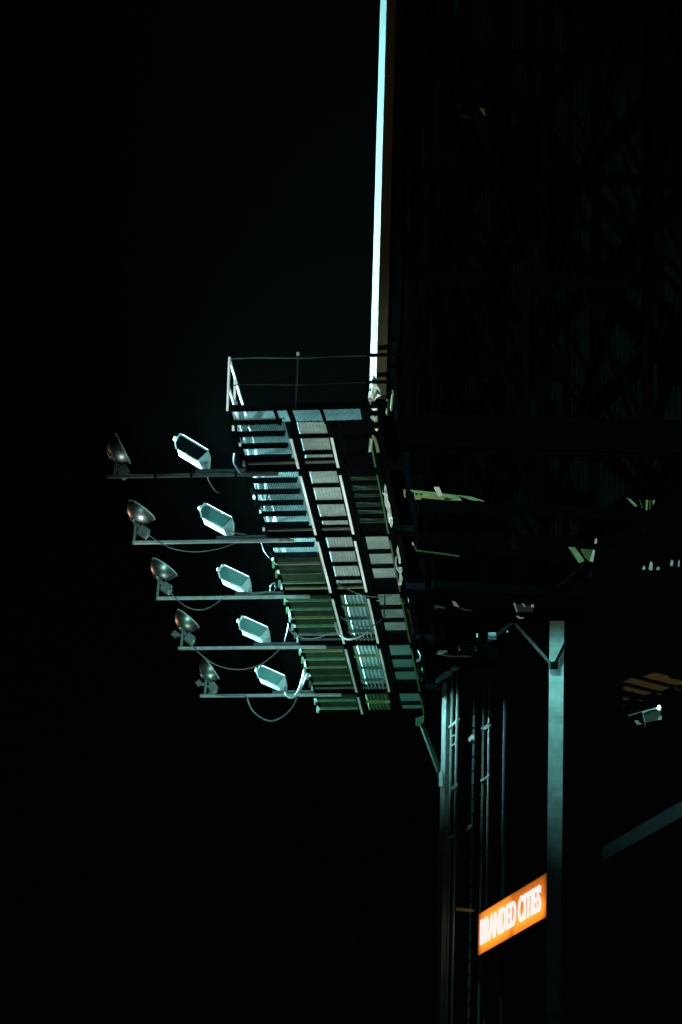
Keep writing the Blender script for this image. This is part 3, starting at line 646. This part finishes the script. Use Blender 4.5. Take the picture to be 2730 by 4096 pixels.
tag(px_prism(i9, 62.4, [(628, 885), (664, 885), (660, 960), (630, 955)], .04).build('bracket', 'olive'), 'small yellow bracket on a pipe right of the large vinyl flap', 'bracket', GB)
tag(MB().tube([at(*i9(640, 980), 62.5), at(*i9(612, 1290), 62.5)], .02).build('pipe', 'olive'), 'thin yellow green pipe right of the large vinyl flap', 'pipe')
tag(MB().tube([at(*i9(540, 1070), 62.5), at(*i9(535, 1370), 62.5)], .022).build('pipe', 'green'), 'dim green pipe beside the foot of the glowing strip', 'pipe')
tag(px_prism(i9, 62.45, [(497, 1205), (525, 1175), (550, 1180), (548, 1225)], .04).build('bracket', 'olive'), 'pale yellow clamp on the dim green pipe', 'bracket', GB)

# ------------------------------------------------------------------ steel columns, braces
def column(label, px, py, Y, w, rot, top, m='pale', grp='steel columns carrying the billboard'):
    c = at(px, py, Y); t = thing('steel_column', label, 'column', (c.x, c.y, 0), grp)
    ca, sa = math.cos(rot), math.sin(rot); X = V((ca, sa, 0)); Y_ = V((-sa, ca, 0))
    MB().box((c.x, c.y, top / 2 + .02), (w, w, top - .04), (X, Y_, V((0, 0, 1)))).build('shaft', m, t)
    MB().box((c.x, c.y, .02), (w * 2, w * 2, .04), (X, Y_, V((0, 0, 1)))).build('base_plate', 'dark', t)
    MB().box((c.x, c.y, top + .02), (w * 1.5, w * 1.5, .04), (X, Y_, V((0, 0, 1)))).build('cap_plate', 'black', t)
    return c
cR = column('wide pale steel column lit teal from above, right of the orange sign', 2228, 2700, 73.0, .30, R_(-2), 22.58)
cL = column('narrow pale steel column behind the ladder and pipes, left of the orange sign', 1784, 3100, 79.6, .165, R_(38), 23.05, 'dull')
def brace(label, p, q, w, m):
    t = thing('knee_brace', label, 'brace', q, 'knee braces on the columns')
    p, q = V(p), V(q)
    MB().bar(p, q, w, w * .55).build('angle_bar', m, t)
    d = (q - p).normalized(); MB().box(q, (.16, .05, .14)).build('end_plate', m, t)
brace('dim teal knee brace slanting down onto the right steel column from the left', at(*i5(640, 895), 72.7), at(*i5(848, 1128), 72.7), .09, 'dark')
brace('dark knee brace slanting up across the face of the right steel column', at(*i5(920, 1000), 72.7), at(*i5(858, 1125), 72.65), .10, 'black')
brace('green knee brace from the gangway end down to the left column', at(*i6(55, 500), 80.6), at(*i6(205, 905), 79.7), .11, 'dgreen')
tag(px_prism(i6, 79.5, [(195, 885), (215, 875), (220, 985), (192, 985)], .05).build('brace_cleat', 'corr'), 'pale cleat where the green brace meets the left column', 'cleat')
tag(px_prism(i6, 80.4, [(25, 495), (85, 470), (85, 520), (45, 550), (22, 545)], .05).build('brace_cleat', 'green'), 'green cleat at the upper end of the green brace', 'cleat')

# ------------------------------------------------------------------ ladder and pipes
def vert(px, py, Y): return at(px, py, Y)
def pipe(label, px, py, Y, r, m, top=23.2, clips=()):
    c = vert(px, py, Y); t = thing('conduit_pipe', label, 'pipe', (c.x, c.y, 12), 'conduit pipes beside the left column')
    MB().tube([(c.x, c.y, 12), (c.x, c.y, top)], r, 12).build('pipe', m, t, True)
    for q in clips:
        px_prism(i7, Y - r - .02, q, .06).build('clamp', 'white', t)
pipe('conduit pipe against the left column, left of the pair', *i7(487, 1300), 79.1, .032, 'pipe', clips=[[(425, 1545), (600, 1395), (628, 1400), (622, 1440), (445, 1578), (425, 1570)], [(475, 1715), (570, 1680), (570, 1705), (478, 1735)], [(468, 1890), (570, 1815), (572, 1845), (480, 1905)]])
pipe('conduit pipe right of the pair against the left column', *i7(577, 1500), 79.0, .032, 'pipe', clips=[[(440, 2520 + 150), (560, 2420 + 150), (590, 2400 + 150), (585, 2460 + 150), (500, 2540 + 150)], [(400, 3560), (540, 3470), (545, 3500), (470, 3550)]])
pipe('thin dim conduit pipe right of the ladder', *i7(1158, 1300), 80.2, .028, 'grey')
pipe('faint conduit pipe standing alone right of the ladder', *i7(1440, 1600), 78.8, .05, 'dark')
tL, tR = vert(*i7(875, 1600), 80.0), vert(*i7(1045, 1700), 79.7)
t = thing('ladder', 'tall steel access ladder with dark rungs between the two columns', 'ladder', (tL.x, tL.y, 12))
for c in (tL, tR):
    MB().bar((c.x, c.y, 12), (c.x, c.y, 23.1), .05, .03, (0, 1, 0)).build('side_rail', 'pipe', t)
z = 12.2; n = 0
while z < 23:
    MB().tube([(tL.x - .03, tL.y - .02, z), (tR.x + .03, tR.y - .02, z)], .014, 8).build('rung', 'black', t); z += .33
for q in ([(775, 1810), (780, 1750), (840, 1695), (885, 1705), (885, 1780), (840, 1780), (815, 1825)], [(1005, 1575), (1050, 1560), (1120, 1505), (1195, 1510), (1190, 1535), (1080, 1610), (1040, 1600)],
          [(990, 2510), (1060, 2470), (1145, 2400), (1165, 2415), (1130, 2460), (1010, 2540)], [(740, 3380), (770, 3330), (830, 3300), (850, 3320), (820, 3370), (750, 3420)]):
    px_prism(i7, 79.6, q, .05).build('standoff_bracket', 'white', t)

# ------------------------------------------------------------------ fill lamps added under the floor girders to light the columns
def work_lamp(label, loc, aim, pw, col, cone):
    loc, aim = V(loc), V(aim); d = (aim - loc).normalized()
    t = thing('work_lamp', label, 'work lamp', loc, 'work lamps under the floor girders')
    MB().lathe([(.05, -.16), (.09, -.12), (.11, -.02), (.115, .0), (.10, .0), (.09, -.02), (.02, -.05)], loc, d, 20).build('shade', 'black', t, True)
    MB().lathe([(.085, -.02), (.085, -.015)], loc, d, 20).build('lens', 'lens', t)
    MB().bar(loc - d * .12, V((loc.x, loc.y, 23.4)), .03, .03).build('hanger', 'black', t)
    lamp('work_lamp_source', 'SPOT', loc + d * .03, aim, pw, col, .08, cone, .85)
work_lamp('black work lamp under the girder in front of the right column', (-2.1, 69.4, 23.1), (-0.9, 73, 20.5), 850, (.28, 1.0, .92), 52)
work_lamp('black work lamp under the girder near the left column', (-4.3, 76.9, 23.2), (-3.85, 79.5, 21.5), 300, (.42, 1.0, .9), 46)

# ------------------------------------------------------------------ backlit sign
BL, BR = V((-3.06, 79.19, 0)), V((-1.495, 74.84, 0))
SZ0, SZ1 = 16.77, 17.69
d = (BR - BL); SL = d.length; d.normalize(); nf = V((d.y, -d.x, 0))
if nf.dot(V((0, -1, 0))) < 0: nf = -nf
sg = thing('backlit_sign', 'orange backlit sign with white capital lettering, slanting up to the right', 'sign', (BL + BR) / 2 + V((0, 0, SZ0)))
def sp(s, z, o): p = BL + d * s + nf * o; return V((p.x, p.y, z))
def sbox(b, s0, s1, z0, z1, o0, o1): return b.hexa([sp(s0, z0, o0), sp(s1, z0, o0), sp(s1, z0, o1), sp(s0, z0, o1), sp(s0, z1, o0), sp(s1, z1, o0), sp(s1, z1, o1), sp(s0, z1, o1)])
b = MB(); b.bm.faces.new([b.bm.verts.new(p) for p in (sp(0, SZ0, 0), sp(SL, SZ0, 0), sp(SL, SZ1, 0), sp(0, SZ1, 0))]); b.build('face', 'signface', sg)
b = MB(); sbox(b, -.02, SL + .02, SZ0 - .03, SZ0 - .005, -.25, .012); sbox(b, -.02, SL + .02, SZ1 + .005, SZ1 + .03, -.25, .012)
sbox(b, -.045, -.02, SZ0 - .03, SZ1 + .03, -.25, .012); sbox(b, SL + .02, SL + .045, SZ0 - .03, SZ1 + .03, -.25, .012); sbox(b, -.02, SL + .02, SZ0 - .005, SZ1 + .005, -.25, -.23)
b.build('housing', 'brown', sg)
cu = bpy.data.curves.new('lettering', 'FONT'); cu.body = 'BRANDED CITIES'; cu.offset = .014; cu.bevel_depth = .014; cu.bevel_resolution = 2; cu.extrude = .004; cu.size = 1.0; cu.space_character = 1.02
to = bpy.data.objects.new('lettering_curve', cu); COL.objects.link(to)
bpy.context.view_layer.update(); dg = bpy.context.evaluated_depsgraph_get()
me = bpy.data.meshes.new_from_object(to.evaluated_get(dg)); bpy.data.objects.remove(to); bpy.data.curves.remove(cu)
xs = [v.co.x for v in me.vertices]; yy = [v.co.y for v in me.vertices]
x0, x1, y0, y1 = min(xs), max(xs), min(yy), max(yy)
for v in me.vertices:
    s = SL * (.055 + .885 * (v.co.x - x0) / (x1 - x0)); z = SZ0 + (SZ1 - SZ0) * (.19 + .62 * (v.co.y - y0) / (y1 - y0))
    v.co = sp(s, z, .036 + v.co.z) - V(sg.location)
me.materials.clear(); me.materials.append(M['lettering'])
me.name = 'lettering'; lo = bpy.data.objects.new('lettering', me); COL.objects.link(lo); lo.parent = sg
def sign_tube(s0, s1, z, pw):
    l = bpy.data.lights.new('sign_tube_source', 'AREA'); l.shape = 'RECTANGLE'; l.size = s1 - s0; l.size_y = .34; l.energy = pw; l.color = (1, .93, .8)
    o = bpy.data.objects.new('sign_tube_source', l); COL.objects.link(o); o.location = sp((s0 + s1) / 2, z, -.20)
    Zc = -nf; Xc = d; Yc = Zc.cross(Xc)
    o.matrix_world = Matrix(((Xc.x, Yc.x, Zc.x, o.location.x), (Xc.y, Yc.y, Zc.y, o.location.y), (Xc.z, Yc.z, Zc.z, o.location.z), (0, 0, 0, 1)))
sign_tube(.12, 2.25, (SZ0 + SZ1) / 2 + .2, 8.5); sign_tube(.12, 2.2, (SZ0 + SZ1) / 2 - .2, 8.5)
sign_tube(2.4, SL - .12, SZ0 + .24, 8); sign_tube(2.4, SL - .12, SZ1 - .22, 2.6)
# bracket left of the sign
tag(px_prism(i6, 79.0, [(318, 1862), (440, 1878), (452, 1888), (380, 1892), (316, 1884)], .05).build('sign_bracket', 'yellow'), 'short yellow bracket left of the orange sign', 'bracket')
# sloping beam at the lower right
t = thing('slanted_beam', 'dim teal steel beam slanting up to the right edge below the far catwalk', 'beam', atb(2420, 3390))
p0, p1 = atb(2420, 3413), atb(2760, 3222)
MB().bar(p0, p1, .12, .34).build('beam', 'soot', t); MB().bar(p0 + V((0, 0, .182)), p1 + V((0, 0, .182)), .2, .02).build('flange', 'black', t)

# ------------------------------------------------------------------ catwalk and lamp on the far side of the angled panel
t = thing('far_catwalk', 'dim brown slatted catwalk with yellow end brackets behind the angled panel, right edge', 'catwalk', at(*i8(900, 700), 76))
def zq(f, z, pts, th=.03):
    q = [atz(*f(x, y), z) for x, y in pts]; return MB().prism(q, V((0, 0, th)))
zq(i8, 23.3, [(245, 490), (440, 410), (1300, 625), (1080, 695)]).build('slat_panel', 'slat', t)
zq(i8, 23.3, [(640, 370), (930, 290), (1240, 350), (1270, 405), (1600, 480), (1600, 560), (1340, 545)]).build('slat_panel', 'slat', t)
zq(i8, 23.3, [(240, 600), (320, 600), (880, 742), (740, 790), (250, 670)]).build('slat_panel', 'slat', t)
zq(i8, 23.3, [(240, 840), (400, 865), (360, 900), (240, 905)]).build('slat_panel', 'slat', t)
for q in ([(1370, 592), (1470, 590), (1550, 635), (1535, 665), (1440, 645)], [(975, 715), (1010, 702), (1105, 738), (1105, 778), (1010, 760)], [(565, 825), (590, 820), (700, 855), (700, 915), (570, 880)], [(242, 985), (265, 962), (290, 985), (280, 1012), (250, 1010)]):
    px_prism(i8, 77.0, q, .06).build('end_bracket', 'yellow', t)
t = thing('box_floodlight', 'dim brownish box floodlight with a glinting corner below the far slatted catwalk', 'floodlight', at(*i8(880, 1400), 74.5))
px_prism(i8, 74.5, [(690, 1180), (1010, 1095), (1085, 1100), (1100, 1330), (745, 1410)], .35).build('housing', 'brown', t)
px_prism(i8, 74.46, [(665, 1150), (830, 1100), (1000, 1055), (1060, 1075), (1010, 1100), (840, 1125), (700, 1195)], .03).build('frame', 'galv', t)
px_prism(i8, 74.46, [(1020, 1320), (1075, 1245), (1112, 1270), (1105, 1335), (1040, 1345)], .04).build('foot', 'white', t)
px_prism(i8, 74.46, [(1010, 1095), (1085, 1095), (1075, 1155), (1040, 1140)], .04).build('corner_cap', 'galv', t)
px_prism(i8, 74.42, [(1005, 1085), (1020, 1020), (1055, 1010), (1088, 1040), (1080, 1092)], .05).build('lens', 'lens', t)
px_prism(i8, 74.6, [(510, 1345), (590, 1350), (600, 1400), (665, 1425), (650, 1445), (560, 1440)], .06).build('bracket', 'slat', t)
MB().bar(at(*i8(370, 1250), 74.7), at(*i8(650, 1165), 74.55), .04, .03).build('arm', 'dark', t)

# ------------------------------------------------------------------ fill lamps added outside the frame to light the steel
SLAB = ['ground uplight below the near end of the gangway', 'ground uplight below the second lamp arm', 'ground uplight below the third and fourth lamp arms', 'ground uplight below the lowest lamp arm',
        'street lamp with a greenish head in front of the gangway', 'street lamp with a pale green head in front of the billboard', 'street lamp with a warm head right of the camera', 'street lamp with a warm head far beyond the gangway', 'street lamp with a pale head left of the near gangway end', 'ground uplight with a warm head below the far catwalk']
for (loc, tgt, pw, c, sz, sp_, bl), lab in zip(STREET, SLAB):
    x, y, z = loc; d = (V(tgt) - V(loc)).normalized()
    t = thing('uplight' if z < 1 else 'street_lamp', lab, 'lamp', (x, y, 0), 'uplights below the gangway' if z < 1 else 'street lamps around the billboard')
    MB().tube([(x, y, 0), V((x, y, z)) - d * .45], [.1, .07], 12).build('pole', 'dark', t)
    MB().lathe([(.1, -.45), (.28, -.3), (.32, -.06), (.30, -.06), (.05, -.3)], V(loc), d, 20).build('head', 'grey', t)

# ------------------------------------------------------------------ night haze
hz = MB(); hz.box((0, 70, 22), (160, 190, 46)); hz = hz.build('haze', 'black'); hz['kind'] = 'stuff'
hm = bpy.data.materials.new('haze'); hm.use_nodes = True; ht = hm.node_tree
ht.nodes.remove(ht.nodes['Principled BSDF']); pv = ht.nodes.new('ShaderNodeVolumePrincipled')
pv.inputs['Color'].default_value = (.85, .93, .95, 1); pv.inputs['Density'].default_value = 0.000017; pv.inputs['Anisotropy'].default_value = 0.2
ht.links.new(pv.outputs[0], ht.nodes['Material Output'].inputs['Volume'])
hz.data.materials.clear(); hz.data.materials.append(hm)
